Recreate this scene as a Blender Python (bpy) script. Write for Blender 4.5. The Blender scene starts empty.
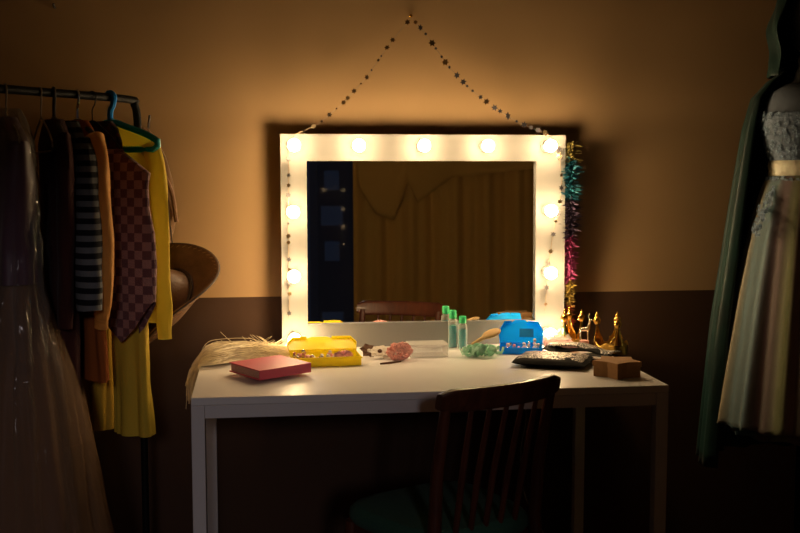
import bpy, bmesh, math, random
from mathutils import Vector, Matrix, Euler, noise
random.seed(7)
SC = bpy.context.scene
COL = SC.collection
R = math.radians
PI = math.pi

# ------------------------------------------------------------------ materials
def mat(name, col, rough=.5, metal=0., var=0., vscale=8., bump=0., bscale=40., spec=.5, sheen=0., trans=0., alpha=1., emit=None, coat=0., ior=1.45):
    m = bpy.data.materials.new(name); m.use_nodes = True
    nt = m.node_tree; b = nt.nodes['Principled BSDF']
    b.inputs['Base Color'].default_value = (*col, 1)
    b.inputs['Roughness'].default_value = rough
    b.inputs['Metallic'].default_value = metal
    b.inputs['Specular IOR Level'].default_value = spec
    b.inputs['Sheen Weight'].default_value = sheen
    b.inputs['Transmission Weight'].default_value = trans
    b.inputs['Alpha'].default_value = alpha
    b.inputs['Coat Weight'].default_value = coat
    b.inputs['IOR'].default_value = ior
    if emit:
        b.inputs['Emission Color'].default_value = (*emit[0], 1)
        b.inputs['Emission Strength'].default_value = emit[1]
    tc = nt.nodes.new('ShaderNodeTexCoord')
    if var > 0:
        n = nt.nodes.new('ShaderNodeTexNoise'); n.inputs['Scale'].default_value = vscale; n.inputs['Detail'].default_value = 5
        nt.links.new(tc.outputs['Object'], n.inputs['Vector'])
        r = nt.nodes.new('ShaderNodeValToRGB')
        r.color_ramp.elements[0].position = .3; r.color_ramp.elements[1].position = .7
        r.color_ramp.elements[0].color = (*[c*(1-var) for c in col], 1)
        r.color_ramp.elements[1].color = (*[min(1, c*(1+var)) for c in col], 1)
        nt.links.new(n.outputs['Fac'], r.inputs['Fac']); nt.links.new(r.outputs['Color'], b.inputs['Base Color'])
    if bump > 0:
        n2 = nt.nodes.new('ShaderNodeTexNoise'); n2.inputs['Scale'].default_value = bscale; n2.inputs['Detail'].default_value = 4
        nt.links.new(tc.outputs['Object'], n2.inputs['Vector'])
        bp = nt.nodes.new('ShaderNodeBump'); bp.inputs['Strength'].default_value = bump; bp.inputs['Distance'].default_value = .01
        nt.links.new(n2.outputs['Fac'], bp.inputs['Height']); nt.links.new(bp.outputs['Normal'], b.inputs['Normal'])
    return m

def nodes_of(m):
    nt = m.node_tree
    return nt, nt.nodes['Principled BSDF']

def two_tone_wall(name, upper, lower, zsplit):
    m = mat(name, upper, .8, bump=.06, bscale=26)
    nt, b = nodes_of(m)
    g = nt.nodes.new('ShaderNodeNewGeometry'); s = nt.nodes.new('ShaderNodeSeparateXYZ')
    nt.links.new(g.outputs['Position'], s.inputs[0])
    t = nt.nodes.new('ShaderNodeMath'); t.operation = 'GREATER_THAN'; t.inputs[1].default_value = zsplit
    nt.links.new(s.outputs['Z'], t.inputs[0])
    n = nt.nodes.new('ShaderNodeTexNoise'); n.inputs['Scale'].default_value = 2.2; n.inputs['Detail'].default_value = 7
    nt.links.new(g.outputs['Position'], n.inputs['Vector'])
    r = nt.nodes.new('ShaderNodeMapRange'); r.inputs[3].default_value = .86; r.inputs[4].default_value = 1.12
    nt.links.new(n.outputs['Fac'], r.inputs[0])
    mx = nt.nodes.new('ShaderNodeMix'); mx.data_type = 'RGBA'
    mx.inputs[6].default_value = (*lower, 1); mx.inputs[7].default_value = (*upper, 1)
    nt.links.new(t.outputs[0], mx.inputs[0])
    sc = nt.nodes.new('ShaderNodeVectorMath'); sc.operation = 'SCALE'
    nt.links.new(mx.outputs[2], sc.inputs[0]); nt.links.new(r.outputs[0], sc.inputs['Scale'])
    nt.links.new(sc.outputs[0], b.inputs['Base Color'])
    return m

def ramp_mat(name, stops, axis='Z', scale=1., offset=0., rough=.8, const=True, repeat=False, alpha=1., sheen=0., bump=0., bscale=60., spec=.3):
    """colour pattern along a local axis"""
    m = mat(name, stops[0][1], rough, sheen=sheen, alpha=alpha, bump=bump, bscale=bscale, spec=spec)
    nt, b = nodes_of(m)
    tc = nt.nodes.new('ShaderNodeTexCoord'); s = nt.nodes.new('ShaderNodeSeparateXYZ')
    nt.links.new(tc.outputs['Object'], s.inputs[0])
    if axis == 'A':
        a = nt.nodes.new('ShaderNodeMath'); a.operation = 'ARCTAN2'
        nt.links.new(s.outputs['Y'], a.inputs[0]); nt.links.new(s.outputs['X'], a.inputs[1]); src = a.outputs[0]
    else: src = s.outputs[axis]
    ma = nt.nodes.new('ShaderNodeMath'); ma.operation = 'MULTIPLY_ADD'; ma.inputs[1].default_value = scale; ma.inputs[2].default_value = offset
    nt.links.new(src, ma.inputs[0]); out = ma.outputs[0]
    if repeat:
        f = nt.nodes.new('ShaderNodeMath'); f.operation = 'FRACT'; nt.links.new(out, f.inputs[0]); out = f.outputs[0]
    r = nt.nodes.new('ShaderNodeValToRGB'); cr = r.color_ramp
    cr.interpolation = 'CONSTANT' if const else 'LINEAR'
    while len(cr.elements) < len(stops): cr.elements.new(.5)
    for e, (p, c) in zip(cr.elements, stops): e.position = p; e.color = (*c, 1)
    nt.links.new(out, r.inputs[0]); nt.links.new(r.outputs[0], b.inputs['Base Color'])
    return m

def sheer(name, col, opacity, rough=.7, spec=.3, gloss=False):
    """thin see-through sheet: tulle, plastic film"""
    m = mat(name, col, rough, spec=spec)
    nt, b = nodes_of(m)
    out = nt.nodes['Material Output']
    tr = nt.nodes.new('ShaderNodeBsdfTransparent'); mx = nt.nodes.new('ShaderNodeMixShader')
    if gloss:
        lw = nt.nodes.new('ShaderNodeLayerWeight'); lw.inputs['Blend'].default_value = .35
        mr = nt.nodes.new('ShaderNodeMapRange'); mr.inputs[3].default_value = opacity; mr.inputs[4].default_value = min(1, opacity+.6)
        nt.links.new(lw.outputs['Facing'], mr.inputs[0]); nt.links.new(mr.outputs[0], mx.inputs[0])
    else:
        mx.inputs[0].default_value = opacity
    nt.links.new(tr.outputs[0], mx.inputs[1]); nt.links.new(b.outputs[0], mx.inputs[2]); nt.links.new(mx.outputs[0], out.inputs['Surface'])
    return m

def checker_mat(name, c1, c2, size, rough=.85, border=None):
    m = mat(name, c1, rough, sheen=.2, bump=.4, bscale=220, spec=.2)
    nt, b = nodes_of(m)
    tc = nt.nodes.new('ShaderNodeTexCoord'); mp = nt.nodes.new('ShaderNodeMapping')
    mp.inputs['Scale'].default_value = (1, 0, 1); mp.inputs['Location'].default_value = (.003, .5, .004)
    nt.links.new(tc.outputs['Object'], mp.inputs[0])
    c = nt.nodes.new('ShaderNodeTexChecker'); c.inputs['Scale'].default_value = 1/size
    c.inputs[1].default_value = (*c1, 1); c.inputs[2].default_value = (*c2, 1)
    nt.links.new(mp.outputs[0], c.inputs[0]); nt.links.new(c.outputs[0], b.inputs['Base Color'])
    return m

def wood(name, c1, c2, rough=.35, scale=6.):
    m = mat(name, c1, rough, coat=.2)
    nt, b = nodes_of(m)
    tc = nt.nodes.new('ShaderNodeTexCoord'); mp = nt.nodes.new('ShaderNodeMapping'); mp.inputs['Scale'].default_value = (scale, scale, scale*.15)
    nt.links.new(tc.outputs['Object'], mp.inputs[0])
    n = nt.nodes.new('ShaderNodeTexNoise'); n.inputs['Scale'].default_value = 6; n.inputs['Detail'].default_value = 6; n.inputs['Distortion'].default_value = 1.
    nt.links.new(mp.outputs[0], n.inputs['Vector'])
    r = nt.nodes.new('ShaderNodeValToRGB'); r.color_ramp.elements[0].color = (*c1, 1); r.color_ramp.elements[1].color = (*c2, 1)
    r.color_ramp.elements[0].position = .35; r.color_ramp.elements[1].position = .65
    nt.links.new(n.outputs['Fac'], r.inputs[0]); nt.links.new(r.outputs[0], b.inputs['Base Color'])
    return m

def sparkle(name, dark, light, scale, rough=.3, metal=.8):
    m = mat(name, dark, rough, metal)
    nt, b = nodes_of(m)
    tc = nt.nodes.new('ShaderNodeTexCoord'); v = nt.nodes.new('ShaderNodeTexVoronoi'); v.inputs['Scale'].default_value = scale
    nt.links.new(tc.outputs['Object'], v.inputs['Vector'])
    s = nt.nodes.new('ShaderNodeSeparateColor'); nt.links.new(v.outputs['Color'], s.inputs[0])
    r = nt.nodes.new('ShaderNodeValToRGB'); r.color_ramp.elements[0].color = (*dark, 1); r.color_ramp.elements[1].color = (*light, 1)
    r.color_ramp.elements[0].position = .62; r.color_ramp.elements[1].position = .72
    nt.links.new(s.outputs[0], r.inputs[0]); nt.links.new(r.outputs[0], b.inputs['Base Color'])
    bp = nt.nodes.new('ShaderNodeBump'); bp.inputs['Strength'].default_value = .9; bp.inputs['Distance'].default_value = .004
    nt.links.new(s.outputs[1], bp.inputs['Height']); nt.links.new(bp.outputs['Normal'], b.inputs['Normal'])
    return m

WARM = (1., .69, .36)
M = {}
M['wall'] = two_tone_wall('two_tone_wall_paint', (.40, .25, .118), (.050, .021, .008), .899)
M['wall_plain'] = mat('brown_wall_paint', (.17, .11, .065), .85)
M['ceiling'] = mat('ceiling_paint', (.19, .15, .11), .9)
M['floor'] = wood('floor_boards', (.045, .028, .018), (.07, .042, .026), .6, 1.5)
M['white'] = mat('white_laminate', (.86, .84, .82), .30, var=.02, vscale=3)
M['white_metal'] = mat('white_painted_metal', (.74, .72, .72), .42)
M['frame'] = mat('white_mirror_frame', (.235, .228, .215), .5)
M['mirror'] = mat('silvered_glass', (.90, .90, .90), .0, 1.)
M['bulb'] = mat('lit_bulb', (1, 1, 1), .4, emit=(WARM, 150.))
M['socket'] = mat('bulb_socket', (.8, .78, .72), .4)
M['chair'] = wood('dark_red_brown_wood', (.075, .022, .012), (.12, .036, .018), .32)
M['chair_light'] = wood('mid_brown_wood', (.22, .09, .035), (.30, .13, .05), .35)
M['green_seat'] = mat('dark_green_upholstery', (.032, .115, .078), .85, sheen=.05, bump=.3, bscale=200)
M['black_metal'] = mat('black_painted_metal', (.005, .005, .005), .55, spec=.12)
M['black'] = mat('black_plastic', (.012, .011, .011), .4)
M['wire'] = mat('steel_wire', (.35, .31, .25), .3, .9)
M['chrome'] = mat('chrome', (.8, .8, .8), .15, 1.)
M['turq'] = mat('blue_plastic', (.01, .26, .80), .35)
M['turq_arm'] = mat('turquoise_plastic', (.01, .48, .52), .35)
M['yellow_cloth'] = mat('yellow_cotton', (.80, .52, .045), .8, sheen=.1, bump=.2, bscale=150, spec=.2)
M['mustard_cloth'] = mat('mustard_cotton', (.56, .34, .035), .8, bump=.2, bscale=150, spec=.2)
M['orange_cloth'] = mat('rust_orange_cloth', (.36, .10, .02), .85, spec=.2)
M['orange_sleeve'] = mat('light_orange_cloth', (.78, .32, .05), .8, spec=.2)
M['maroon'] = mat('dark_maroon_velvet', (.05, .014, .012), .9, sheen=.05, spec=.2)
M['stripe'] = ramp_mat('grey_black_stripes', [(0, (.010, .010, .013)), (.5, (.15, .155, .16))], 'Z', 1/.0295, 0, .9, True, True, bump=.2)
M['plaid'] = checker_mat('red_brown_plaid', (.10, .015, .01), (.025, .012, .012), .03)
M['vest'] = checker_mat('mauve_check_knit', (.16, .070, .075), (.37, .21, .19), .024)
M['brown_suede'] = mat('brown_suede', (.13, .07, .03), .9, sheen=.3, spec=.2)
M['leather'] = mat('brown_leather', (.16, .080, .038), .5, var=.3, vscale=18, bump=.3, bscale=60)
M['leather_dark'] = mat('dark_brown_leather', (.035, .018, .010), .55)
M['thread'] = mat('tan_thread', (.34, .20, .10), .7)
M['plastic'] = sheer('clear_plastic_film', (.22, .21, .19), .13, .10, 1., True)
M['purple'] = mat('dark_purple_satin', (.085, .028, .06), .45, sheen=.2)
M['tulle'] = sheer('pale_brown_tulle', (.36, .21, .11), .32)
M['under'] = mat('brown_lining', (.17, .075, .045), .9)
M['velvet'] = mat('dark_green_velvet', (.003, .027, .022), .55, sheen=.05, var=.4, vscale=9)
M['lace'] = mat('blue_grey_lace', (.26, .36, .48), .6, var=.5, vscale=120)
M['bodice'] = mat('blue_grey_satin', (.17, .23, .32), .6, var=.25, vscale=30, bump=.5, bscale=90)
M['sheer_top'] = mat('pale_grey_mesh', (.13, .16, .21), .8)
M['belt'] = mat('cream_gold_satin', (.95, .84, .62), .38, var=.2, vscale=30, bump=.4, bscale=40)
M['form'] = mat('black_dress_form_fabric', (.02, .02, .02), .8)
M['gold'] = mat('polished_gold', (1., .62, .14), .16, 1.)
M['pale_gold'] = mat('pale_gold', (.95, .85, .62), .25, 1.)
M['gold_dull'] = mat('aged_gold', (.55, .33, .07), .3, 1.)
M['star'] = mat('foil_star', (.62, .48, .30), .25, 1.)
M['star_dark'] = mat('dark_foil_star', (.035, .03, .035), .5, .2)
M['string'] = mat('garland_string', (.35, .26, .16), .6)
M['pages'] = mat('paper_pages', (.50, .30, .26), .9, var=.15, vscale=200)
M['pink'] = mat('raspberry_cover', (.60, .045, .115), .48, spec=1.)
M['yellow_plastic'] = mat('translucent_yellow_plastic', (.95, .66, .01), .28, trans=.25)
M['blue_plastic'] = mat('translucent_blue_plastic', (.0, .42, .85), .25, trans=.2)
M['blue_dark'] = mat('blue_sticker', (.0, .18, .50), .4)
M['hair'] = mat('blonde_hair', (.86, .70, .44), .4, var=.25, vscale=40)
M['bead_pink'] = mat('pink_beads', (.85, .42, .36), .3, var=.2, vscale=90)
M['bead_silver'] = mat('silver_bead', (.8, .78, .74), .2, .9)
M['bead_white'] = mat('white_bead', (.9, .88, .84), .25)
M['bead_rose'] = mat('rose_bead', (.55, .2, .16), .3)
M['clear'] = sheer('clear_plastic', (.8, .78, .74), .16, .1, .6, True)
M['tint'] = mat('teal_liquid', (.015, .42, .46), .15, trans=.2)
M['cap'] = mat('green_cap', (.05, .62, .22), .35)
M['mint'] = mat('mint_ribbon', (.52, .78, .62), .5)
M['tan'] = mat('tan_wood', (.62, .40, .17), .5)
M['petal'] = mat('white_petals', (.88, .80, .70), .8)
M['petal_brown'] = mat('brown_felt', (.12, .055, .03), .85)
M['sequin'] = sparkle('silver_black_sequins', (.02, .02, .02), (.95, .85, .75), 420, .45, .5)
M['dark_sequin'] = sparkle('black_sequins', (.010, .010, .010), (.06, .045, .035), 320, .8, .0)
M['black_cloth'] = mat('black_cloth', (.008, .007, .007), .85, spec=.1)
M['pink_cloth'] = mat('pink_print_cloth', (.75, .40, .38), .7, var=.4, vscale=60)
M['kraft'] = mat('kraft_card', (.34, .18, .07), .85, var=.1, vscale=60)
M['cord'] = mat('white_cable', (.30, .29, .28), .5)
M['curtain'] = mat('ochre_curtain', (.80, .52, .15), .85, sheen=.1)
M['tissue'] = mat('white_tissue', (.92, .90, .86), .8)
M['building'] = mat('concrete_building', (.12, .15, .2), .9)
M['lit_pane'] = mat('lit_building_window', (.1, .15, .25), .5, emit=((.25, .42, .8), .011))
M['pane'] = sheer('window_pane', (.8, .85, .9), .03, .02, .5, True)
M['iron'] = mat('iron_nail', (.06, .05, .045), .5, .6)
def translucent(name, col, rough, fac, tcol=None):
    m = mat(name, col, rough)
    nt, b = nodes_of(m); out = nt.nodes['Material Output']
    t = nt.nodes.new('ShaderNodeBsdfTranslucent'); t.inputs[0].default_value = (*(tcol or col), 1)
    mx = nt.nodes.new('ShaderNodeMixShader'); mx.inputs[0].default_value = fac
    nt.links.new(b.outputs[0], mx.inputs[1]); nt.links.new(t.outputs[0], mx.inputs[2]); nt.links.new(mx.outputs[0], out.inputs['Surface'])
    return m
M['yellow_plastic'] = translucent('translucent_yellow_plastic', (.95, .84, .03), .28, .5)
M['blue_plastic'] = translucent('translucent_blue_plastic', (.01, .48, .98), .25, .5)
M['petal'] = translucent('white_petals', (.95, .90, .82), .8, .4)
M['tissue'] = translucent('white_tissue', (.95, .93, .9), .8, .4)
M['mint'] = translucent('mint_ribbon', (.55, .85, .68), .4, .3)
M['yellow_cloth'] = translucent('yellow_cotton', (.82, .60, .06), .8, .40, (.80, .72, .16))
M['trouser_lit'] = mat('mustard_cotton_lit', (.66, .46, .05), .8, bump=.2, bscale=150, spec=.2)  # lighter copy of the mustard cotton, light on the right leg put into colour
M['orange_sleeve'] = translucent('light_orange_cloth', (.80, .38, .08), .8, .3, (.8, .45, .15))
BOA = [mat('boa_'+n, c, .6) for n, c in [('olive', (.20, .16, .04)), ('teal', (.02, .16, .22)), ('violet', (.035, .02, .045)), ('magenta', (.30, .04, .14)), ('gold', (.32, .22, .04)), ('orange', (.45, .09, .03))]]

# ------------------------------------------------------------------ mesh helpers
class MB:
    def __init__(s): s.bm = bmesh.new()
    def box(s, c, size, rot=(0, 0, 0)):
        m = Matrix.Translation(c) @ Euler(rot).to_matrix().to_4x4() @ Matrix.Diagonal((*size, 1))
        bmesh.ops.create_cube(s.bm, size=1, matrix=m); return s
    def sphere(s, c, r, scale=(1, 1, 1), rot=(0, 0, 0), u=12, v=8):
        m = Matrix.Translation(c) @ Euler(rot).to_matrix().to_4x4() @ Matrix.Diagonal((*scale, 1))
        bmesh.ops.create_uvsphere(s.bm, u_segments=u, v_segments=v, radius=r, matrix=m); return s
    def tube(s, pts, rad, seg=8, closed=False, flat=1., cap=True, up=None):
        pts = [Vector(p) for p in pts]; n = len(pts)
        if not isinstance(rad, (list, tuple)): rad = [rad]*n
        rings = []; prev = None
        for i, p in enumerate(pts):
            a = pts[(i-1) % n] if closed or i > 0 else p
            b = pts[(i+1) % n] if closed or i < n-1 else p
            t = (b-a).normalized() if (b-a).length > 1e-9 else Vector((0, 0, 1))
            if prev is None:
                ref = Vector(up) if up else (Vector((0, 0, 1)) if abs(t.z) < .9 else Vector((1, 0, 0)))
                x = (ref - t*ref.dot(t)).normalized()
            else:
                x = prev - t*prev.dot(t)
                x = x.normalized() if x.length > 1e-6 else t.orthogonal().normalized()
            prev = x; y = t.cross(x)
            rings.append([s.bm.verts.new(p + x*math.cos(2*PI*k/seg)*rad[i] + y*math.sin(2*PI*k/seg)*rad[i]*flat) for k in range(seg)])
        for i in range(n if closed else n-1):
            A, B = rings[i], rings[(i+1) % n]
            for k in range(seg): s.bm.faces.new((A[k], A[(k+1) % seg], B[(k+1) % seg], B[k]))
        if cap and not closed:
            s.bm.faces.new(rings[0][::-1]); s.bm.faces.new(rings[-1])
        return s
    def lathe(s, prof, c=(0, 0, 0), seg=20, sx=1, sy=1, mtx=None):
        rings = []; mtx = mtx or Matrix.Translation(c)
        for r, z in prof:
            rings.append([s.bm.verts.new(mtx @ Vector((r*sx*math.cos(2*PI*k/seg), r*sy*math.sin(2*PI*k/seg), z))) for k in range(seg)])
        for A, B in zip(rings, rings[1:]):
            for k in range(seg): s.bm.faces.new((A[k], A[(k+1) % seg], B[(k+1) % seg], B[k]))
        s.bm.faces.new(rings[0][::-1]); s.bm.faces.new(rings[-1])
        return s
    def grid(s, fn, nu, nv, closeu=False):
        V = [[s.bm.verts.new(fn(i/(nu if closeu else nu-1), j/(nv-1))) for i in range(nu)] for j in range(nv)]
        for j in range(nv-1):
            for i in range(nu if closeu else nu-1):
                k = (i+1) % nu
                s.bm.faces.new((V[j][i], V[j][k], V[j+1][k], V[j+1][i]))
        return s
    def prism(s, poly, z0, z1, mtx=None):
        mtx = mtx or Matrix()
        a = [s.bm.verts.new(mtx @ Vector((x, y, z0))) for x, y in poly]
        b = [s.bm.verts.new(mtx @ Vector((x, y, z1))) for x, y in poly]
        s.bm.faces.new(a[::-1]); s.bm.faces.new(b)
        n = len(poly)
        for k in range(n): s.bm.faces.new((a[k], a[(k+1) % n], b[(k+1) % n], b[k]))
        return s
    def build(s, name, m, parent=None, smooth=True, bevel=0., solid=0., sub=0):
        bmesh.ops.recalc_face_normals(s.bm, faces=s.bm.faces)
        me = bpy.data.meshes.new(name); s.bm.to_mesh(me); s.bm.free()
        me.materials.append(M[m] if isinstance(m, str) else m)
        o = bpy.data.objects.new(name, me); COL.objects.link(o)
        if parent: o.parent = parent
        if smooth:
            for p in me.polygons: p.use_smooth = True
            if hasattr(me, 'set_sharp_from_angle'): me.set_sharp_from_angle(angle=R(42))
        if solid:
            d = o.modifiers.new('solid', 'SOLIDIFY'); d.thickness = solid
        if bevel:
            d = o.modifiers.new('bevel', 'BEVEL'); d.width = bevel; d.segments = 2; d.limit_method = 'ANGLE'
        if sub:
            d = o.modifiers.new('sub', 'SUBSURF'); d.levels = sub; d.render_levels = sub
        return o

def tag(o, label, cat, group=None):
    o['label'] = label; o['category'] = cat
    if group: o['group'] = group
    return o
def thing(name, label, cat, loc=(0, 0, 0), rz=0., group=None, rot=None):
    o = bpy.data.objects.new(name, None); COL.objects.link(o)
    o.location = loc; o.rotation_euler = rot if rot else (0, 0, rz); o.empty_display_size = .05
    return tag(o, label, cat, group)
def struct(o):
    o['kind'] = 'structure'; return o
def lerp(a, b, t): return a + (b-a)*t
def nz(x, y, z): return noise.noise(Vector((x, y, z)))
def smooth_rows(rows, n):
    """interpolate a table of rows with smooth steps"""
    out = []
    zs = [r[0] for r in rows]
    for i in range(n):
        z = lerp(zs[0], zs[-1], i/(n-1))
        for a, b in zip(rows, rows[1:]):
            if (a[0] >= z >= b[0]):
                t = (a[0]-z)/(a[0]-b[0]) if a[0] != b[0] else 0
                out.append(tuple([z] + [lerp(p, q, t) for p, q in zip(a[1:], b[1:])])); break
    return out
def shell(mb, rows, n=40, seg=72, fold=.012, k=9, seed=0., power=.75, z_fold0=None):
    """cloth hanging as a closed sleeve: rows are (z, half_width, half_depth, x_offset, y_offset)"""
    rs = smooth_rows(rows, n); ztop, zbot = rows[0][0], rows[-1][0]
    def fn(u, v):
        z, hw, hd, xo, yo = rs[min(n-1, int(round(v*(n-1))))]
        a = 2*PI*u; c, s_ = math.cos(a), math.sin(a)
        g = (ztop-z)/(ztop-zbot); g = g*g*(3-2*g)
        f = fold*g*(math.sin(k*a+seed+1.5*g)+.6*math.sin((k*1.7)*a+2*seed)*0.7 + .8*nz(3*c+seed, 3*s_, g*2))
        f *= 1 if abs(math.cos((k*1.7)*PI*2)-1) < 1e9 else 1
        x = math.copysign(abs(c)**power, c); y = math.copysign(abs(s_)**power, s_)
        w = nz(z*7+seed, c*2, s_*2)*.006
        return Vector((xo + x*(hw+f*.5), yo + y*(hd+f) + w, z))
    mb.grid(fn, seg, n, True); return mb

# ------------------------------------------------------------------ camera
F = 1080.; YAW = R(7.54); PIT = R(5.1)
cam = bpy.data.cameras.new('camera'); co = bpy.data.objects.new('camera', cam); COL.objects.link(co)
cam.sensor_width = 36; cam.lens = F/800*36; cam.clip_start = .05
co.location = (0, -3.62, 1.32); co.rotation_euler = (PI/2-PIT, 0, -YAW)
cam.dof.use_dof = True; cam.dof.focus_distance = 3.5; cam.dof.aperture_fstop = 7.
SC.camera = co
SC.view_settings.view_transform = 'Standard'; SC.view_settings.look = 'None'
SC.view_settings.exposure = 0; SC.view_settings.gamma = 1
SC.cycles.use_denoising = True
SC.cycles.max_bounces = 10; SC.cycles.transparent_max_bounces = 24
SC.cycles.sample_clamp_indirect = 4

# ------------------------------------------------------------------ room
X0, X1, YB, H = -1.75, 3.0, -4.35, 2.75
struct(MB().box(((X0+X1)/2, YB/2, -.05), (X1-X0+.4, -YB+.4, .1)).build('floor', 'floor'))
struct(MB().box(((X0+X1)/2, YB/2, H+.05), (X1-X0+.4, -YB+.4, .1)).build('ceiling', 'ceiling'))
struct(MB().box(((X0+X1)/2, .05, H/2), (X1-X0+.4, .12, H)).build('wall_back', 'wall'))
struct(MB().box((X0-.06, YB/2, H/2), (.12, -YB, H)).build('wall_left', 'wall_plain'))
struct(MB().box((X1+.06, YB/2, H/2), (.12, -YB, H)).build('wall_right', 'wall_plain'))
WX0, WX1, WZ0, WZ1 = -1.0, .95, .08, 2.25
w = MB()
w.box(((X0+WX0)/2, YB-.06, H/2), (WX0-X0, .12, H)); w.box(((X1+WX1)/2, YB-.06, H/2), (X1-WX1, .12, H))
w.box(((WX0+WX1)/2, YB-.06, WZ0/2), (WX1-WX0, .12, WZ0)); w.box(((WX0+WX1)/2, YB-.06, (H+WZ1)/2), (WX1-WX0, .12, H-WZ1))
struct(w.build('wall_front', 'wall_plain'))
wr = bpy.data.objects.new('window_1', None); COL.objects.link(wr); wr.location = ((WX0+WX1)/2, YB-.06, WZ0); wr['kind'] = 'structure'
f = MB(); ww, wh = WX1-WX0, WZ1-WZ0
f.box((-ww/2+.025, 0, wh/2), (.05, .06, wh)).box((ww/2-.025, 0, wh/2), (.05, .06, wh)).box((0, 0, .025), (ww, .06, .05)).box((0, 0, wh-.025), (ww, .06, .05))
f.build('window_frame', 'white_metal', wr)
MB().box((0, 0, wh/2), (ww-.09, .006, wh-.09)).build('window_pane', 'pane', wr)

# outside: a dim building across the street and the evening sky
bd = thing('apartment_building', 'dark apartment block with a few dim windows seen through the night window', 'building', (2.75, -17, -4))
MB().box((0, 0, 6.2), (3.4, 3, 12.4)).build('wall', 'building', bd, False)
for i in range(5):
    for j in range(7):
        if (i*3+j*5) % 4 != 1:
            MB().box((-1.45+i*.62, 1.5, 3.2+j*.62), (.26 if (i+j) % 3 else .38, .04, .22 if (i*j) % 2 else .34)).build('window', 'lit_pane', bd, False)
wd = bpy.data.worlds.new('evening_sky'); SC.world = wd; wd.use_nodes = True
bg = wd.node_tree.nodes['Background']; bg.inputs[0].default_value = (.22, .34, .70, 1); bg.inputs[1].default_value = .02
sun = bpy.data.lights.new('street_light', 'SUN'); so = bpy.data.objects.new('street_light', sun); COL.objects.link(so)
sun.energy = .22; sun.color = (1., .86, .88); sun.angle = R(5)
so.rotation_euler = (R(90-15), 0, R(1.0)); so.location = (.4, -12, 4)

# curtain with draped top, behind the camera, seen in the mirror
cu = thing('curtain', 'ochre brown pleated curtain with a draped top seen in the mirror', 'curtain', (1.83, YB+.13, .03))
def cfn(u, v):
    x = lerp(-1.15, 1.15, u); z = lerp(2.45, 0, v)
    return Vector((x, .030*math.sin(x*24+.7*math.sin(x*5))+.012*math.sin(x*57), z))
MB().grid(cfn, 220, 8).build('drape', 'curtain', cu, solid=.003)
def vfn(u, v):
    x = lerp(-1.12, 1.15, u)
    ks = [(-1.2, 1.45), (-1.0, 1.12), (-.87, 1.08), (-.80, 1.22), (-.77, 1.36), (-.70, 1.20), (-.45, 1.38), (.3, 1.46), (1.3, 1.46)]
    for (xa, za), (xb, zb) in zip(ks, ks[1:]):
        if xa <= x <= xb: d = (2.45-lerp(za, zb, (x-xa)/(xb-xa)))/1.75
    sw = .012*math.sin(v*26+x*4)
    return Vector((x, .075+sw+.012*math.sin(x*19), 2.45-d*v*1.75))
MB().grid(vfn, 120, 30).build('valance', 'curtain', cu, solid=.003)
MB().tube([(-1.2, .03, 2.47), (1.2, .03, 2.47)], .014, 10).build('rod', 'black_metal', cu)

# nail in the wall above the rack
na = MB().tube([(0, .012, 0), (0, -.012, .002), (0, -.02, .010)], .004, 6).build('wall_hook', 'iron'); na.location = (-.630, -.012, 1.834)
tag(na, 'small dark metal hook in the wall above the clothes rack', 'hook')

# ------------------------------------------------------------------ table
TX0, TX1, TY0, TY1, TZ = -.173, 1.10, -.857, -.082, .74
tcx, tcy = (TX0+TX1)/2, (TY0+TY1)/2; tw, td = TX1-TX0, TY1-TY0
tb = thing('dressing_table', 'long plain white table with square legs under the lit mirror', 'table', (tcx, tcy, 0))
MB().box((0, 0, TZ-.010), (tw, td, .020)).build('tabletop', 'white', tb, bevel=.0015)
LW = .034
for sx in (-1, 1):
    for sy in (-1, 1):
        MB().box((sx*(tw/2-LW/2), sy*(td/2-LW/2), (TZ-.020)/2), (LW, LW, TZ-.0202)).build('leg', 'white_metal', tb, bevel=.0015)
for sy in (-1, 1):
    MB().box((0, sy*(td/2-.011), TZ-.0375), (tw-2*LW-.001, .02, .034)).build('apron', 'white_metal', tb, bevel=.001)
for sx in (-1, 1):
    MB().box((sx*(tw/2-.011), 0, TZ-.0375), (.02, td-2*LW-.001, .034)).build('apron', 'white_metal', tb, bevel=.001)

# ------------------------------------------------------------------ mirror
MX0, MX1, MZ0, MZ1, MY = .077, 1.022, TZ+.001, 1.436, -.115
GX0, GX1, GZ0, GZ1 = .161, .922, .818, 1.350
mc = (MX0+MX1)/2; MT = .032
vm = thing('vanity_mirror', 'large white framed make-up mirror ringed with lit globe bulbs', 'mirror', (mc, MY, MZ0), rot=(R(-1.0), 0, 0))
L = lambda x, z: (x-mc, z-MZ0)
fr = MB()
def fbox(x0, x1, z0, z1):
    a, b = L(x0, z0), L(x1, z1)
    fr.box(((a[0]+b[0])/2, MT/2, (a[1]+b[1])/2), (b[0]-a[0], MT, b[1]-a[1]))
fbox(MX0, GX0, MZ0, MZ1); fbox(GX1, MX1, MZ0, MZ1); fbox(GX0, GX1, MZ0, GZ0); fbox(GX0, GX1, GZ1, MZ1)
bmesh.ops.remove_doubles(fr.bm, verts=fr.bm.verts, dist=1e-5)
fr.build('frame', 'frame', vm, False)
a, b = L(GX0, GZ0), L(GX1, GZ1)
MB().box(((a[0]+b[0])/2, MT/2+.006, (a[1]+b[1])/2), (b[0]-a[0]-.0004, .012, b[1]-a[1]-.0004)).build('mirror_glass', 'mirror', vm, False)
MB().box((0, MT+.003, (MZ1-MZ0)/2), (MX1-MX0-.01, .006, MZ1-MZ0-.01)).build('back_panel', 'kraft', vm, False)
bx = [.119, .326, .538, .748, .957]; bz = [1.186, .980, .776]
bulb_pos = [(x, 1.398) for x in bx] + [(x, z) for z in bz for x in (.115, .961)]
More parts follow.
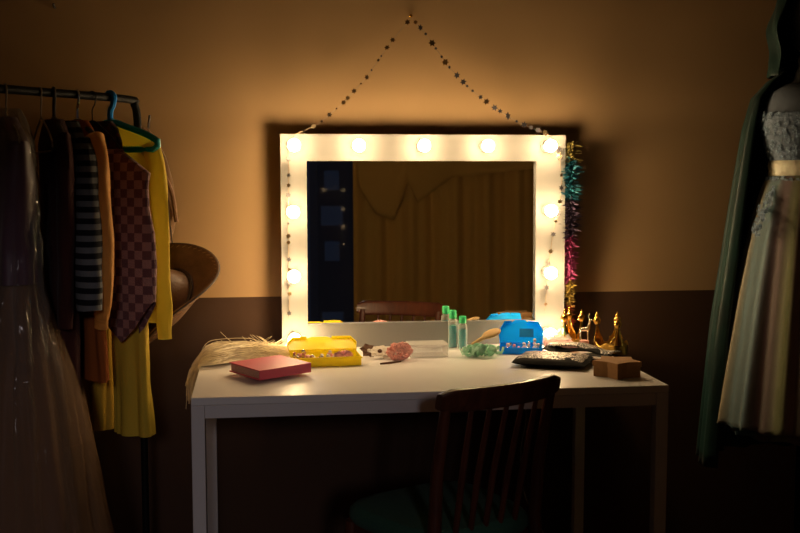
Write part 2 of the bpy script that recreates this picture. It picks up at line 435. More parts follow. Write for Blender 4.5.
for x, z in bulb_pos:
    lx, lz = L(x, z)
    so_ = MB().lathe([(.0185, 0), (.0185, .004), (.0170, .006), (.0170, .031), (.0150, .034)], seg=20, mtx=Matrix.Translation((lx, 0, lz)) @ Matrix.Rotation(R(90), 4, 'X'))
    b_ = MB().sphere((lx, -.052, lz), .0200, u=20, v=14).build('bulb', 'bulb', vm)
    so_.build('socket', 'socket', b_)

# ------------------------------------------------------------------ star garland
def arc(pts, n):
    pts = [Vector(p) for p in pts]; d = [0]
    for p, q in zip(pts, pts[1:]): d.append(d[-1]+(q-p).length)
    out = []
    for i in range(n):
        s_ = d[-1]*i/(n-1)
        for k in range(len(pts)-1):
            if d[k] <= s_ <= d[k+1]+1e-9:
                out.append(pts[k].lerp(pts[k+1], (s_-d[k])/max(1e-9, d[k+1]-d[k]))); break
    return out
GY = MY-.012
left = [(.512, -.030, 1.822), (.439, -.043, 1.734), (.359, -.066, 1.620), (.279, -.090, 1.535), (.20, -.118, 1.468), (.130, GY-.004, 1.436), (.104, GY, 1.39), (.101, GY, 1.25), (.099, GY, 1.10), (.102, GY, .95), (.099, GY, .84)]
right = [(.512, -.030, 1.822), (.554, -.043, 1.774), (.629, -.058, 1.665), (.698, -.074, 1.591), (.774, -.090, 1.530), (.86, -.108, 1.476), (.95, GY-.004, 1.440), (.992, GY, 1.385), (1.004, GY, 1.28), (.998, GY, 1.22), (.983, GY-.018, 1.17), (.975, GY, 1.10), (.965, GY, 1.03), (.957, GY, .95), (.952, GY, .85)]
ga = thing('star_garland', 'string of small foil stars pinned to the wall and draped over the mirror', 'garland', (.512, -.030, 1.822))
O = Vector((.512, -.030, 1.822))
for path in (left, right): MB().tube([Vector(p)-O for p in path], .0011, 5).build('string', 'string', ga)
pn = MB().sphere((.513, -.016, 1.829), .006).build('push_pin', 'gold'); tag(pn, 'small shiny pin holding the peak of the garland on the wall', 'pin')
star_me = {}
def star_mesh(mm, r):
    s_ = MB(); poly = [(r*(1 if k % 2 == 0 else .5)*math.cos(k*PI/6), r*(1 if k % 2 == 0 else .5)*math.sin(k*PI/6)) for k in range(12)]
    s_.prism(poly, -.0012, .0012); return s_.build('star', mm, ga, False)
def place_stars(path, pos):
    pts = arc(path, 400)
    for t, r, mm in pos:
        o = star_mesh(mm, r); p = pts[min(399, int(t*399))]-O
        o.location = p+Vector((0, -.003, 0)); o.rotation_euler = (R(90)+random.uniform(-.3, .3), random.uniform(-.9, .9), random.uniform(-.45, .45))
rs = random.Random(3)
pl = [(.02, .011, 'star')] + [(.09+.026*i+rs.uniform(-.008, .008), rs.choice([.004, .006, .010]), rs.choice(['star', 'star', 'star_dark'])) for i in range(15)]
pl += [(.53+.033*i+rs.uniform(-.01, .01), rs.choice([.006, .008, .010]), rs.choice(['star_dark', 'star_dark', 'star'])) for i in range(12)] + [(.90, .011, 'star_dark'), (.93, .008, 'star'), (.985, .009, 'star_dark')]
place_stars(left, pl)
pr = [(.018, .009, 'star'), (.04, .011, 'star_dark')] + [(.065+.0225*i+rs.uniform(-.006, .006), rs.choice([.006, .009, .012, .0135]), rs.choice(['star', 'star_dark', 'star_dark'])) for i in range(20)]
pr += [(.545+.036*i+rs.uniform(-.01, .01), rs.choice([.007, .010, .013]), rs.choice(['star_dark', 'star_dark', 'star'])) for i in range(13)]
place_stars(right, pr)

# ------------------------------------------------------------------ feather boa hanging beside the mirror
bo = thing('feather_boa', 'multicoloured feather boa hanging down the right side of the mirror', 'boa', (1.044, -.098, .75))
for k, (z0, z1, m_, w_) in enumerate([(.66, .60, BOA[0], .034), (.60, .47, BOA[1], .040), (.47, .345, BOA[2], .044), (.345, .195, BOA[3], .032), (.195, .115, BOA[4], .022), (.115, .02, BOA[5], .022)]):
    mb = MB(); rr = random.Random(k)
    mb.tube([(.002*math.sin(z*20), 0, lerp(z0, z1, i/6)) for i, z in enumerate([lerp(z0, z1, j/6) for j in range(7)])], .005, 8)
    for i in range(int((z0-z1)*3600)):
        z = rr.uniform(z1, z0); a = rr.uniform(0, 2*PI); l = 1.25*w_*rr.uniform(.35, 1.); dz = rr.uniform(-.4, .5)*l
        d = Vector((math.cos(a), math.sin(a)*.75, 0)); t = Vector((-d.y, d.x, 0))*.0030
        p0 = d*.006+Vector((0, 0, z)); p1 = d*l*.55+Vector((0, 0, z+dz*.7)); p2 = d*l+Vector((0, 0, z+dz*.6))
        v = [mb.bm.verts.new(q) for q in (p0-t*.5, p0+t*.5, p1+t, p2, p1-t)]; mb.bm.faces.new(v)
    mb.build('feather_section', m_, bo, False)

# ------------------------------------------------------------------ chair
def make_chair(name, label, loc, rz, wood_m, seat_m):
    t = thing(name, label, 'chair', loc, rz)
    W = .385
    # seat: padded, wider at the front
    def sfn(u, v):
        a = 2*PI*u; c, s_ = math.cos(a), math.sin(a)
        x = math.copysign(abs(c)**.45, c); y = math.copysign(abs(s_)**.45, s_)
        half = lerp(.185, .215, (y+1)/2)
        prof = [(0, 0.), (.96, .0), (1., .014), (.99, .034), (.93, .048), (.6, .055), (0, .058)]
        i = min(5, int(v*6)); f_ = v*6-i; r_ = lerp(prof[i][0], prof[i+1][0], f_); z = lerp(prof[i][1], prof[i+1][1], f_)
        return Vector((x*half*r_, y*.20*r_, .378+z))
    MB().grid(sfn, 48, 19, True).build('seat', seat_m, t)
    fr_ = MB()
    fr_.box((0, .165, .356), (.37, .02, .045)).box((0, -.165, .356), (.33, .02, .045)).box((-.172, 0, .356), (.02, .33, .045)).box((.172, 0, .356), (.02, .33, .045))
    fr_.build('seat_frame', wood_m, t, bevel=.003)
    for s_ in (-1, 1):
        MB().tube([(s_*.178, .165, .376), (s_*.182, .172, .2), (s_*.186, .178, 0)], [.019, .016, .012], 10).build('leg', wood_m, t)
        # rear leg and back post in one sweep
        MB().tube([(s_*.178, -.255, 0), (s_*.172, -.205, .22), (s_*.166, -.186, .42), (s_*.168, -.20, .58), (s_*.170, -.238, .765)], [.012, .016, .018, .016, .013], 10).build('leg', wood_m, t)
    # curved top rail
    def rail(u, v):
        x = lerp(-W/2, W/2, u); bow = -.245 - .032*(1-(x/(W/2))**2) + .008
        e = 1-.35*max(0, abs(2*u-1)-.86)/.14
        a = 2*PI*v
        hh, tt = .030*e, .0115
        cz, cy = math.cos(a), math.sin(a)
        cz = math.copysign(abs(cz)**.5, cz); cy = math.copysign(abs(cy)**.5, cy)
        return Vector((x, bow+cy*tt - .25*cz*hh, .772+cz*hh))
    rb = MB(); rb.grid(rail, 28, 17)
    rb.bm.verts.ensure_lookup_table()
    n = 28
    rb.bm.faces.new([rb.bm.verts[j*n] for j in range(16)]); rb.bm.faces.new([rb.bm.verts[j*n+n-1] for j in range(16)])
    rb.build('top_rail', wood_m, t)
    for i in range(5):
        x = lerp(-.105, .105, i/4); bow = -.245-.032*(1-(x/(W/2))**2)
        MB().tube([(x*.92, -.180, .40), (x*.96, -.212, .56), (x, bow+.012, .755)], [.008, .009, .006], 8).build('spindle', wood_m, t)
    for s_ in (-1, 1):
        MB().tube([(s_*.183, .172, .20), (s_*.172, -.205, .22)], .009, 8).build('stretcher', wood_m, t)
    return t
ca = R(28)
make_chair('dining_chair', 'dark wooden spindle back chair with green seat in front of the white table', (.602-math.sin(ca)*.26, -1.043+math.cos(ca)*.26-.02, 0), ca, 'chair', 'green_seat')

# ------------------------------------------------------------------ things on the table
Z = TZ + .0005
# --- blonde wig
wg = MB(); rr = random.Random(11)
def strand(pts, r):
    P = arc(pts, 3) if len(pts) < 3 else pts
    wg.tube(P, [r, r, r*.9] + [r*.7]*(len(P)-3) if len(P) > 3 else r, 4, cap=False)
def catmull(p, n):
    p = [Vector(q) for q in p]; p = [p[0]*2-p[1]] + p + [p[-1]*2-p[-2]]; out = []
    for i in range(1, len(p)-2):
        for j in range(n):
            t = j/n; a, b, c, d = p[i-1], p[i], p[i+1], p[i+2]
            out.append(.5*((2*b)+(c-a)*t+(2*a-5*b+4*c-d)*t*t+(3*b-a-3*c+d)*t**3))
    out.append(p[-2]); return out
for i in range(620):
    # long locks lying across the table and over its left edge
    k = rr.random(); y = -.30+rr.gauss(0, .05); y0 = -.27+rr.gauss(0, .05)
    y = y-.05*(rr.random()<.3); y = max(-.45, min(-.16, y)); y0 = max(-.40, min(-.14, y0))
    hgt = .004+abs(rr.gauss(0, .020)); hgt = min(hgt, .042)
    xe = TX0-.006-rr.random()*.030; ze = TZ-rr.random()**1.5*.085
    wob = rr.uniform(-.02, .02)
    pts = [(rr.uniform(0, .10), y0, Z+.006+hgt*.4), (-.04+wob, (y+y0)/2, Z+.004+hgt), (-.12, y, Z+.004+hgt*.9), (TX0+.006, y-.01, Z+.005+hgt*.55), (xe, y-.02, TZ-.03), (xe+rr.uniform(-.01, .006), y-.03, ze-.035)]
    if k < .35: pts = pts[:4]
    strand(catmull(pts, 4), .0012)
for i in range(190):
    # stray ends sticking up
    x = rr.uniform(-.05, .09); y = rr.uniform(-.32, -.16)
    a = rr.choice([rr.uniform(-.3, .9), rr.uniform(PI-.9, PI+.3)]); l = rr.uniform(.025, .075)
    pts = [(x, y, Z+.006), (x+math.cos(a)*l*.5, y+rr.uniform(-.02, .02), Z+.018+l*.30*abs(math.sin(a))), (x+math.cos(a)*l*1.2, y+rr.uniform(-.03, .03), Z+.014+l*rr.uniform(.0, .75))]
    strand(catmull(pts, 4), .0008)
tag(wg.build('wig', 'hair'), 'messy blonde wig spilling over the left end of the table', 'wig')

# --- pink book, resting on the hair
bk = thing('book', 'raspberry pink hardcover book lying on the blonde wig', 'book', (.032, -.570, Z+.009), R(0))
BC = [(-.112, .035), (-.032, -.135), (.116, -.025), (.030, .145)]
BC = [(-.115, .020), (-.030, -.125), (.115, -.020), (.030, .125)]
def inset(poly, d):
    return [(x*(1-d), y*(1-d)) for x, y in poly]
MB().prism(BC, 0, .003).prism(BC, .024, .027).build('cover', 'pink', bk, False)
e1, e2 = Vector((*BC[1], 0)), Vector((*BC[2], 0)); dv = (Vector((*BC[0], 0))-e1).normalized()*.003
MB().prism([tuple(q[:2]) for q in (e1, e2, e2+dv, e1+dv)], .003, .024).build('spine', 'pink', bk, False)
pg = [Vector((*p, 0)) for p in BC]; c0 = sum(pg, Vector())/4
MB().prism([tuple((p.lerp(c0, .045))[:2]) for p in pg], .003, .024).build('page_block', 'pages', bk, False)

# --- hinged cases
def hinged_case(name, label, loc, rz, w, d, h, lid, ang, mm, seed):
    t = thing(name, label, 'case', loc, rz); th = .002
    mb = MB()
    mb.box((0, 0, th/2), (w, d, th)).box((0, -d/2+th/2, h/2), (w, th, h)).box((0, d/2-th/2, h/2), (w, th, h)).box((-w/2+th/2, 0, h/2), (th, d, h)).box((w/2-th/2, 0, h/2), (th, d, h))
    mb.box((0, -d/2-.002, h-.003), (w+.006, .004, .004))
    mb.build('tray', mm, t, False, bevel=.0006)
    m4 = Matrix.Translation((0, d/2+.004, h)) @ Matrix.Rotation(-ang, 4, 'X')
    lb = MB()
    out = [(-w/2, 0), (w/2, 0), (w/2+.004, lid*.55), (w/2-.012, lid), (w*.16, lid*1.02), (w*.08, lid*1.13), (-w*.14, lid*1.13), (-w*.22, lid*1.02), (-w/2+.014, lid), (-w/2-.004, lid*.55)]
    mt = m4 @ Matrix.Rotation(R(90), 4, 'X')
    lb.prism(out, -.001, .001, mt)
    for k in (0, 1, 2, 3, 7, 8, 9):
        a_, b_ = Vector(out[k]), Vector(out[(k+1) % len(out)]); mid = (a_+b_)/2; ln = (b_-a_).length; aa = math.atan2(b_.y-a_.y, b_.x-a_.x)
        lb.bm.verts.ensure_lookup_table()
        mm4 = mt @ Matrix.Translation((mid.x, mid.y, .004)) @ Matrix.Rotation(aa, 4, 'Z') @ Matrix.Diagonal((ln, .002, .008, 1))
        bmesh.ops.create_cube(lb.bm, size=1, matrix=mm4)
    lb.build('lid', mm, t, False)
    for s_ in (-1, 1):
        MB().tube([(s_*w*.3-.012, d/2+.003, h), (s_*w*.3+.012, d/2+.003, h)], .003, 8).build('hinge', mm, t)
    return t, m4
yc, _ = hinged_case('pencil_case', 'open yellow plastic case full of beads beside the pink book', (.198, -.405, Z), R(3), .205, .110, .028, .058, R(58), 'yellow_plastic', 1)
bc, bm4 = hinged_case('craft_case', 'open bright blue plastic case of white beads near the right bulbs', (.830, -.290, Z), R(-14), .135, .080, .022, .074, R(34), 'blue_plastic', 2)
st = MB(); mt = bm4 @ Matrix.Rotation(R(90), 4, 'X')
st.prism([(-.005, .022), (.040, .022), (.040, .052), (-.005, .052)], .0011, .0022, mt); st.build('sticker', 'blue_dark', bc, False)
rr = random.Random(5)
def scatter(n, cx, cy, rz, hw, hd, z0, mats, name, label, group, rmin, rmax):
    placed = []
    tries = 0
    while len(placed) < n and tries < 6000:
        tries += 1
        x, y = rr.uniform(-hw, hw), rr.uniform(-hd, hd); r = rr.uniform(rmin, rmax)
        z = z0+r
        for (a, b_, c, q) in placed:
            dd = math.hypot(x-a, y-b_)
            if dd < r+q: z = max(z, c+math.sqrt(max(0, (r+q)**2-dd*dd))+.0002)
        if z > z0+.034: continue
        placed.append((x, y, z, r))
    for x, y, z, r in placed:
        wx, wy = cx+x*math.cos(rz)-y*math.sin(rz), cy+x*math.sin(rz)+y*math.cos(rz)
        o = MB().sphere((0, 0, 0), r, u=10, v=7).build(name, rr.choice(mats)); o.location = (wx, wy, z)
        tag(o, label, 'bead', group)
scatter(56, .165, -.408, R(3), .062, .048, Z+.0025, ['bead_silver', 'bead_silver', 'bead_rose', 'bead_white', 'bead_pink'], 'bead', 'small round silver or pink bead in the open yellow case', 'beads in the yellow case', .0045, .0075)
scatter(48, .830, -.290, R(-14), .056, .030, Z+.0025, ['bead_white', 'bead_white', 'bead_silver', 'bead_pink'], 'bead', 'small pale bead in the open blue case', 'beads in the blue case', .004, .006)
# pink scrunchie in the yellow case
sc_ = MB(); rr = random.Random(9)
def scr(u, v):
    a, b_ = 2*PI*u, 2*PI*v; r = .0105*(1+.28*math.sin(a*17)+.1*math.sin(a*9+2))
    return Vector(((.018+r*math.cos(b_))*math.cos(a), (.018+r*math.cos(b_))*math.sin(a), r*math.sin(b_)))
sc_.grid(scr, 96, 12, True); o = sc_.build('hair_scrunchie', 'pink_cloth'); o.location = (.252, -.412, Z+.020); o.rotation_euler = (R(14), R(-8), 0)
tag(o, 'dusty pink scrunchie in the right end of the yellow case', 'scrunchie')

# --- ribbon flowers between case and pompom
def flower(name, label, loc, r, n, mm, core, rot):
    t = thing(name, label, 'hair flower', loc, rot=rot)
    for layer in range(2):
        pm = MB()
        for k in range(n):
            a = 2*PI*k/n + layer*.35; s_ = r*(1-.3*layer)
            def fn(u, v, a=a, s_=s_):
                l = v*s_; w_ = s_*.42*math.sin(PI*min(1, v*.95+.04))*(2*u-1)
                z = .15*s_+.30*s_*v+layer*.1*s_ - .25*s_*v*v + abs(2*u-1)*.12*s_
                return Vector((math.cos(a)*l-math.sin(a)*w_, math.sin(a)*l+math.cos(a)*w_, z))
            pm.grid(fn, 5, 6)
        pm.build('petals', mm, t, solid=.0008)
    MB().sphere((0, 0, r*.34), r*.2).build('center', core, t)
    return t
flower('hair_flower', 'white fabric flower hair clip beside the yellow case', (.373, -.33, Z+.010), .036, 7, 'petal', 'petal_brown', (R(22), R(-10), R(10)))
flower('hair_flower', 'brown felt flower hair clip behind the yellow case', (.340, -.29, Z+.010), .030, 6, 'petal_brown', 'petal', (R(40), R(15), 0))
flower('hair_flower', 'small cream fabric flower touching the pink pompom', (.402, -.345, Z+.008), .026, 7, 'petal', 'bead_pink', (R(25), R(-20), 0))
sk = MB().tube([(0, 0, 0), (.03, .01, 0), (.065, .025, .001)], [.0030, .0036, .0026], 8).build('hair_stick', 'petal_brown'); sk.location = (.36, -.455, Z+.004)
tag(sk, 'thin dark brown hair stick lying in front of the pink pompom', 'hair stick')
# --- pink beaded pompom
pm = MB(); rr = random.Random(2)
for i in range(230):
    v = Vector((rr.gauss(0, 1), rr.gauss(0, 1), rr.gauss(0, 1))).normalized()
    p = Vector((v.x*.034, v.y*.030, v.z*.026))*rr.uniform(.85, 1.02)
    pm.sphere((p.x+.004*v.z, p.y, max(.004, p.z+.027)), .0046, u=6, v=5)
o = pm.build('pompom', 'bead_pink'); o.location = (.428, -.375, Z); o.scale = (1.12, 1, 1)
tag(o, 'fluffy pink beaded pompom in the middle of the table', 'pompom')
# --- clear plastic box
cb = thing('plastic_box', 'clear plastic lidded box between the pink pompom and the bottles', 'box', (.525, -.30, Z), R(2))
w_, d_, h_ = .118, .08, .036; t_ = .0015
MB().box((0, 0, t_/2), (w_, d_, t_)).box((0, -d_/2, h_/2), (w_, t_, h_)).box((0, d_/2, h_/2), (w_, t_, h_)).box((-w_/2, 0, h_/2), (t_, d_, h_)).box((w_/2, 0, h_/2), (t_, d_, h_)).build('body', 'clear', cb, False)
MB().box((0, 0, h_+.002), (w_+.005, d_+.005, .003)).box((0, -d_/2-.002, h_-.002), (w_+.005, .0015, .008)).build('lid', 'clear', cb, False)
# --- bottles
def bottle(label, loc, h, r):
    t = thing('bottle', label, 'bottle', loc, 0, None)
    MB().lathe([(r*.9, 0), (r, .003), (r, h*.68), (r*.85, h*.74), (r*.5, h*.78), (r*.5, h*.80)], seg=20).build('body', 'clear', t)
    MB().lathe([(r*.86, .002), (r*.93, .004), (r*.93, h*.60)], seg=20).build('liquid', 'tint', t)
    MB().lathe([(r*.78, h*.79), (r*.80, h*.80), (r*.80, h*.985), (r*.72, h)], seg=16).build('cap', 'cap', t)
bottle('taller of the two small teal bottles, green cap against the mirror', (.632, -.165, Z), .122, .0155)
bottle('shorter of the two small teal bottles with green caps', (.660, -.188, Z), .106, .0155)
# --- mint ribbon heap
mr = MB(); rr = random.Random(21)
for i in range(15):
    c = Vector((rr.uniform(-.042, .042), rr.uniform(-.022, .022), 0)); ax = rr.uniform(0, PI); pts = []
    for j in range(22):
        a = j*.62; rad = rr.uniform(.011, .015)
        l = (j-11)*.0030
        pts.append(c+Vector((math.cos(ax)*l+math.sin(ax)*math.cos(a)*rad, math.sin(ax)*l-math.cos(ax)*math.cos(a)*rad, .017+math.sin(a)*rad+rr.uniform(0, .010)*(1-abs(c.x)/.05))))
    mr.tube(catmull(pts, 3), .0050, 6, flat=.12)
o = mr.build('ribbon', 'mint'); o.location = (.692, -.350, Z+.001); tag(o, 'tangled heap of mint green ribbon left of the blue case', 'ribbon')
br = thing('hairbrush', 'tan wooden hairbrush leaning on the mint ribbon and blue case', 'hairbrush', (.672, -.275, Z+.034), rot=(R(25), R(-20), R(8)))
MB().tube([(0, 0, -.010), (.025, 0, -.006), (.05, 0, -.002)], [.0045, .006, .007], 10).build('handle', 'tan', br)
MB().sphere((.072, 0, 0), .032, (1.05, .62, .26)).build('head', 'tan', br)
# --- white tissue by the lower right bulb
tm = MB()
def tfn(u, v):
    x, y = u-.5, v-.5
    return Vector((x*.10+.01*nz(u*4, v*4, 1), y*.09, .010+.040*(u)*(.5+.6*v)+.018*nz(u*5, v*5, 3)+.010*nz(u*12, v*12, 5)))
tm.grid(tfn, 22, 22); o = tm.build('tissue', 'tissue', solid=.0008); o.location = (.955, -.215, Z+.004)
tag(o, 'crumpled white tissue beside the blue case under the bulb', 'tissue')
# --- pouches
def pillow(mb, w, d, h, mtx, wr=.006, seed=0):
    def top(s_):
        def fn(u, v):
            x, y = 2*u-1, 2*v-1
            e = max(0, (1-abs(x)**3.5))*max(0, (1-abs(y)**3.5))
            z = s_*h/2*e**.45 + wr*e*nz(u*6+seed, v*6, s_*2)
            return mtx @ Vector((x*w/2*(1-.04*abs(y)), y*d/2*(1-.04*abs(x)), z))
        return fn
    mb.grid(top(1), 24, 18); mb.grid(top(-1), 24, 18)
    bmesh.ops.remove_doubles(mb.bm, verts=mb.bm.verts, dist=1e-4)
    return mb
def corners_pouch(name, label, c, w, d, h, rz, top_m, tilt=0.):
    t = thing(name, label, 'pouch', (*c, Z+h/2+.0015), rot=(0, tilt, rz))
    pillow(MB(), w, d, h, Matrix(), seed=c[0]*9).build('body', 'black_cloth', t)
    pillow(MB(), w*.90, d*.80, h*.6, Matrix.Translation((0, .008, h*.30)), .004, c[1]*7).build('sequin_panel', top_m, t)
    return t
corners_pouch('clutch_bag', 'flat black clutch with glittering silver panel in front of the blue case', (.872, -.515), .225, .175, .026, R(-26), 'sequin')
cl = thing('sequin_sash', 'folded black sequined sash lying behind the silver clutch', 'sash', (.985, -.42, Z), R(-50))
for i in range(4):
    def fn(u, v, i=i):
        x = lerp(-.12, .12, u); w2 = .030
        return Vector((x, (v-.5)*2*w2 + .006*math.sin(u*9+i) + (i-1.5)*.012, .006+i*.009+.006*math.sin(u*7+i*1.7)+.006*(1-(2*v-1)**2)))
    MB().grid(fn, 30, 8).build('fold', ['black_cloth', 'dark_sequin', 'black_cloth', 'sequin'][i], cl, solid=.003)
pk = pillow(MB(), .11, .07, .030, Matrix(), .006, 4).build('pouch', 'pink_cloth'); pk.location = (.962, -.285, Z+.019); pk.rotation_euler = (R(6), R(4), R(-8))
tag(pk, 'small pink print pouch below the lower right bulb', 'pouch')
# --- star box
sb = thing('star_box', 'small brown cardboard box at the right front of the table', 'box', (1.005, -.705, Z), 0)
def starp(r, ri, a0): return [((r if k % 2 == 0 else ri)*math.cos(a0+k*PI/5), (r if k % 2 == 0 else ri)*math.sin(a0+k*PI/5)) for k in range(10)]
a0 = R(-107)
MB().prism(starp(.068, .044, a0), 0, .036).build('body', 'kraft', sb, False)
MB().prism(starp(.072, .047, a0), .030, .045).build('lid', 'kraft', sb, False, bevel=.001)
# --- gold crowns
def crown(label, loc, rz, r, angles):
    n, ph = 6, 0
    t = thing('crown', label, 'crown', loc, rz)
    band = MB()
    def bf(u, v):
        a = 2*PI*u; pr_ = [(1.0, 0), (1.03, .004), (1.0, .010), (1.0, .026), (1.04, .030), (1.0, .034), (.975, .034), (.975, 0)]
        q = pr_[int(round(v*7))]
        sc2 = .006*(math.cos(n*a-n*ph))  # scalloped upper rim
        return Vector((r*q[0]*math.cos(a), r*q[0]*math.sin(a), q[1]+(sc2 if q[1] > .02 else 0)))
    band.grid(bf, 96, 8, True); band.build('band', 'gold_dull', t)
    for a in [R(q) for q in angles]:
        # flared skirt of the point, following the ring
        pt = MB()
        prof = [(0, .026), (.018, .020), (.035, .012), (.055, .007), (.075, .0055)]
        def ff(u, v, a=a):
            i = min(3, int(v*4)); f_ = v*4-i
            z = lerp(prof[i][0], prof[i+1][0], f_); hw = lerp(prof[i][1], prof[i+1][1], f_)
            aa = a + (2*u-1)*hw/r*1.15
            rr_ = r*1.0 + .004*math.cos((2*u-1)*PI/2)
            return Vector((rr_*math.cos(aa), rr_*math.sin(aa), .028+z*.86))
        pt.grid(ff, 13, 17); pt.build('point', 'gold', t, solid=.0025)
        c = (r*1.01*math.cos(a), r*1.01*math.sin(a))
        kb = MB().sphere((*c, .098), .0125, (1, 1, 1.05), u=16, v=12); kb.sphere((*c, .114), .006, u=10, v=8); kb.sphere((*c, .121), .0032, (1, 1, 1.8), u=8, v=6)
        kb.build('knob', 'gold', t)
    return t
crown('gold crown with knobbed points standing at the right rear of the table', (1.112, -.335, Z), 0, .052, [130, 50, -86])
crown('second gold crown close to the mirror edge, behind the deer ornament', (1.022, -.205, Z), 0, .032, [88, 205, 325])
# --- deer ornament
de = thing('deer_figurine', 'tiny pale gold deer ornament standing between the two crowns', 'figurine', (1.040, -.285, Z+.034), R(-15))
db = MB(); s1 = 1.15
db.tube([(-.012*s1, 0, .030*s1), (0, 0, .031*s1), (.010*s1, 0, .032*s1), (.014*s1, 0, .045*s1), (.015*s1, 0, .056*s1), (.022*s1, 0, .058*s1)], [.006, .0068, .007, .0042, .004, .0028], 10)
db.build('body', 'pale_gold', de)
for x in (-.010, .010):
    for y in (-.004, .004):
        MB().tube([(x*s1, y, .030*s1), (x*s1*1.05, y, .014*s1), (x*s1, y, 0)], [.003, .002, .0016], 6).build('leg', 'pale_gold', de)
for y in (-1, 1):
    MB().tube([(.014*s1, y*.002, .059*s1), (.010*s1, y*.006, .068*s1), (.014*s1, y*.009, .075*s1)], [.0014, .0012, .0008], 5).build('antler', 'pale_gold', de)
pe = MB().lathe([(.016, 0), (.017, .003), (.015, .030), (.016, .033)], seg=16).build('jar', 'pink_cloth'); pe.location = (1.040, -.285, Z)
tag(pe, 'small dusky pink pot under the deer ornament', 'pot')
# --- cable under the table
cp = [(.845, -.10, .70), (.86, -.10, .62), (.895, -.11, .50), (.875, -.12, .36), (.89, -.13, .22), (.955, -.15, .08), (.94, -.18, .004)]
o = MB().tube(catmull(cp, 8), .0022, 6).build('cable', 'cord'); tag(o, 'thin pale cable hanging below the right end of the table', 'cable')

# ------------------------------------------------------------------ clothes rack
RE = Vector((-.345, -.35, 0)); RD = Vector((-.595, -.804, 0)); RN = Vector((.804, -.595, 0)); BZ = 1.525; RL = 1.05
RTH = math.atan2(RN.y, RN.x)
rk = thing('clothes_rack', 'black metal clothes rack holding costumes at the left', 'clothes rack', tuple(RE))
E2 = RD*RL
def P(t, z): q = RD*t; return (q.x, q.y, z)
MB().tube(catmull([P(0, BZ-.14), P(.0, BZ-.06), P(.012, BZ-.014), P(.055, BZ), P(RL*.5, BZ), P(RL-.055, BZ), P(RL-.012, BZ-.014), P(RL, BZ-.06), P(RL, BZ-.14)], 6), .0115, 12).build('top_bar', 'black_metal', rk)
for t in (0, RL):
    MB().tube([P(t, .05), P(t, BZ-.13)], .0105, 12).build('pole', 'black_metal', rk)
    q = RD*t
    MB().tube([q-RN*.26+Vector((0, 0, .045)), q+RN*.26+Vector((0, 0, .045))], .0115, 10).build('foot', 'black_metal', rk)
    for s_ in (-1, 1):
        MB().sphere(q+RN*.24*s_+Vector((0, 0, .018)), .018).build('caster', 'black', rk)
MB().tube([P(0, .12), P(RL, .12)], .009, 10).build('lower_bar', 'black_metal', rk)

def on_rack(t): q = RE+RD*t; return (q.x, q.y, BZ+.0116)
def hanger(label, t, half, drop, r, m_hook, m_arm, dth=0., kind='hanger', flat=1., bar=True):
    h = thing(kind, label, 'hanger', on_rack(t), RTH+dth)
    hk = [(.0, 0, .0)]
    pts = [(.016*math.cos(a)+.0, 0, -.014+.016*math.sin(a)) for a in [R(-20+ k*20) for k in range(0, 12)]]
    pts = [(-x, y, z) for x, y, z in pts][::-1] if False else pts
    # crook over the bar, then shank down to the arms
    crook = [(.0155*math.cos(R(a)), 0, -.0135+.0155*math.sin(R(a))) for a in range(200, -21, -20)]
    shank = [(.010, 0, -.034), (.0, 0, -.050), (0, 0, -.080)]
    MB().tube(catmull(crook+shank, 3), r, 8).build('hook', m_hook, h)
    am = [(-half, 0, -.085-drop), (-half*.75, 0, -.085-drop*.62), (-half*.35, 0, -.085-drop*.2), (0, 0, -.080), (half*.35, 0, -.085-drop*.2), (half*.75, 0, -.085-drop*.62), (half, 0, -.085-drop)]
    if bar:
        loop = [(half*1.01, 0, -.085-drop-.014), (half*.92, 0, -.085-drop-.024)] + [(-half*.92, 0, -.085-drop-.024), (-half*1.01, 0, -.085-drop-.014)]
        MB().tube(catmull(am, 4)+[Vector(p) for p in loop], r*1.1, 8, closed=True, flat=flat).build('arms', m_arm, h)
    else:
        MB().tube(catmull(am, 4), r*1.6, 8, flat=flat).build('arms', m_arm, h)
    return h
def garment(name, label, cat, t, dth=0.):
    return thing(name, label, cat, on_rack(t), RTH+dth)
def sleeve(mb, pts, radii, flat=.6, seg=20, n=8, wr=.004, seed=0):
    C = catmull(pts, n); m_ = len(C)
    def fn(u, v):
        j = int(round(v*(m_-1))); p = C[j]; q = C[min(m_-1, j+1)]; o_ = C[max(0, j-1)]
        tg = (q-o_).normalized(); y = Vector((0, 1, 0)); x = y.cross(tg).normalized()
        f_ = v*(len(radii)-1); i = min(len(radii)-2, int(f_)); r_ = lerp(radii[i], radii[i+1], f_-i)
        a = 2*PI*u; r_ = r_+wr*nz(math.cos(a)*2+seed, math.sin(a)*2, v*7)+wr*.5*math.sin(v*18+a*2)
        return p + x*math.cos(a)*r_ + y*math.sin(a)*r_*flat
    mb.grid(fn, seg, m_, True); return mb

# 1. yellow shirt on the blue hanger
tY = .11
hanger('bright blue plastic hanger with turquoise arms carrying the yellow shirt', tY, .172, .050, .0085, 'turq', 'turq_arm')
g = garment('shirt', 'bright yellow long sleeved shirt on the blue hanger', 'shirt', tY)
mb = MB(); shell(mb, [(-.088, .06, .008, 0, .020), (-.11, .10, .010, 0, .022), (-.15, .15, .012, 0, .018), (-.20, .155, .024, .0, .004), (-.40, .155, .025, 0, .004), (-.645, .168, .027, .0, .004)], fold=.009, k=7, seed=1.3)
mb.build('body', 'yellow_cloth', g)
for s_ in (-1, 1):
    mb = MB(); sleeve(mb, [(s_*.128, .012, -.145), (s_*.155, .012, -.25), (s_*.165, .010, -.42), (s_*.178, .004, -.57), (s_*.186, 0, -.69)], [.036, .036, .032, .028, .024], .55, seed=s_)
    mb.build('sleeve', 'yellow_cloth', g)
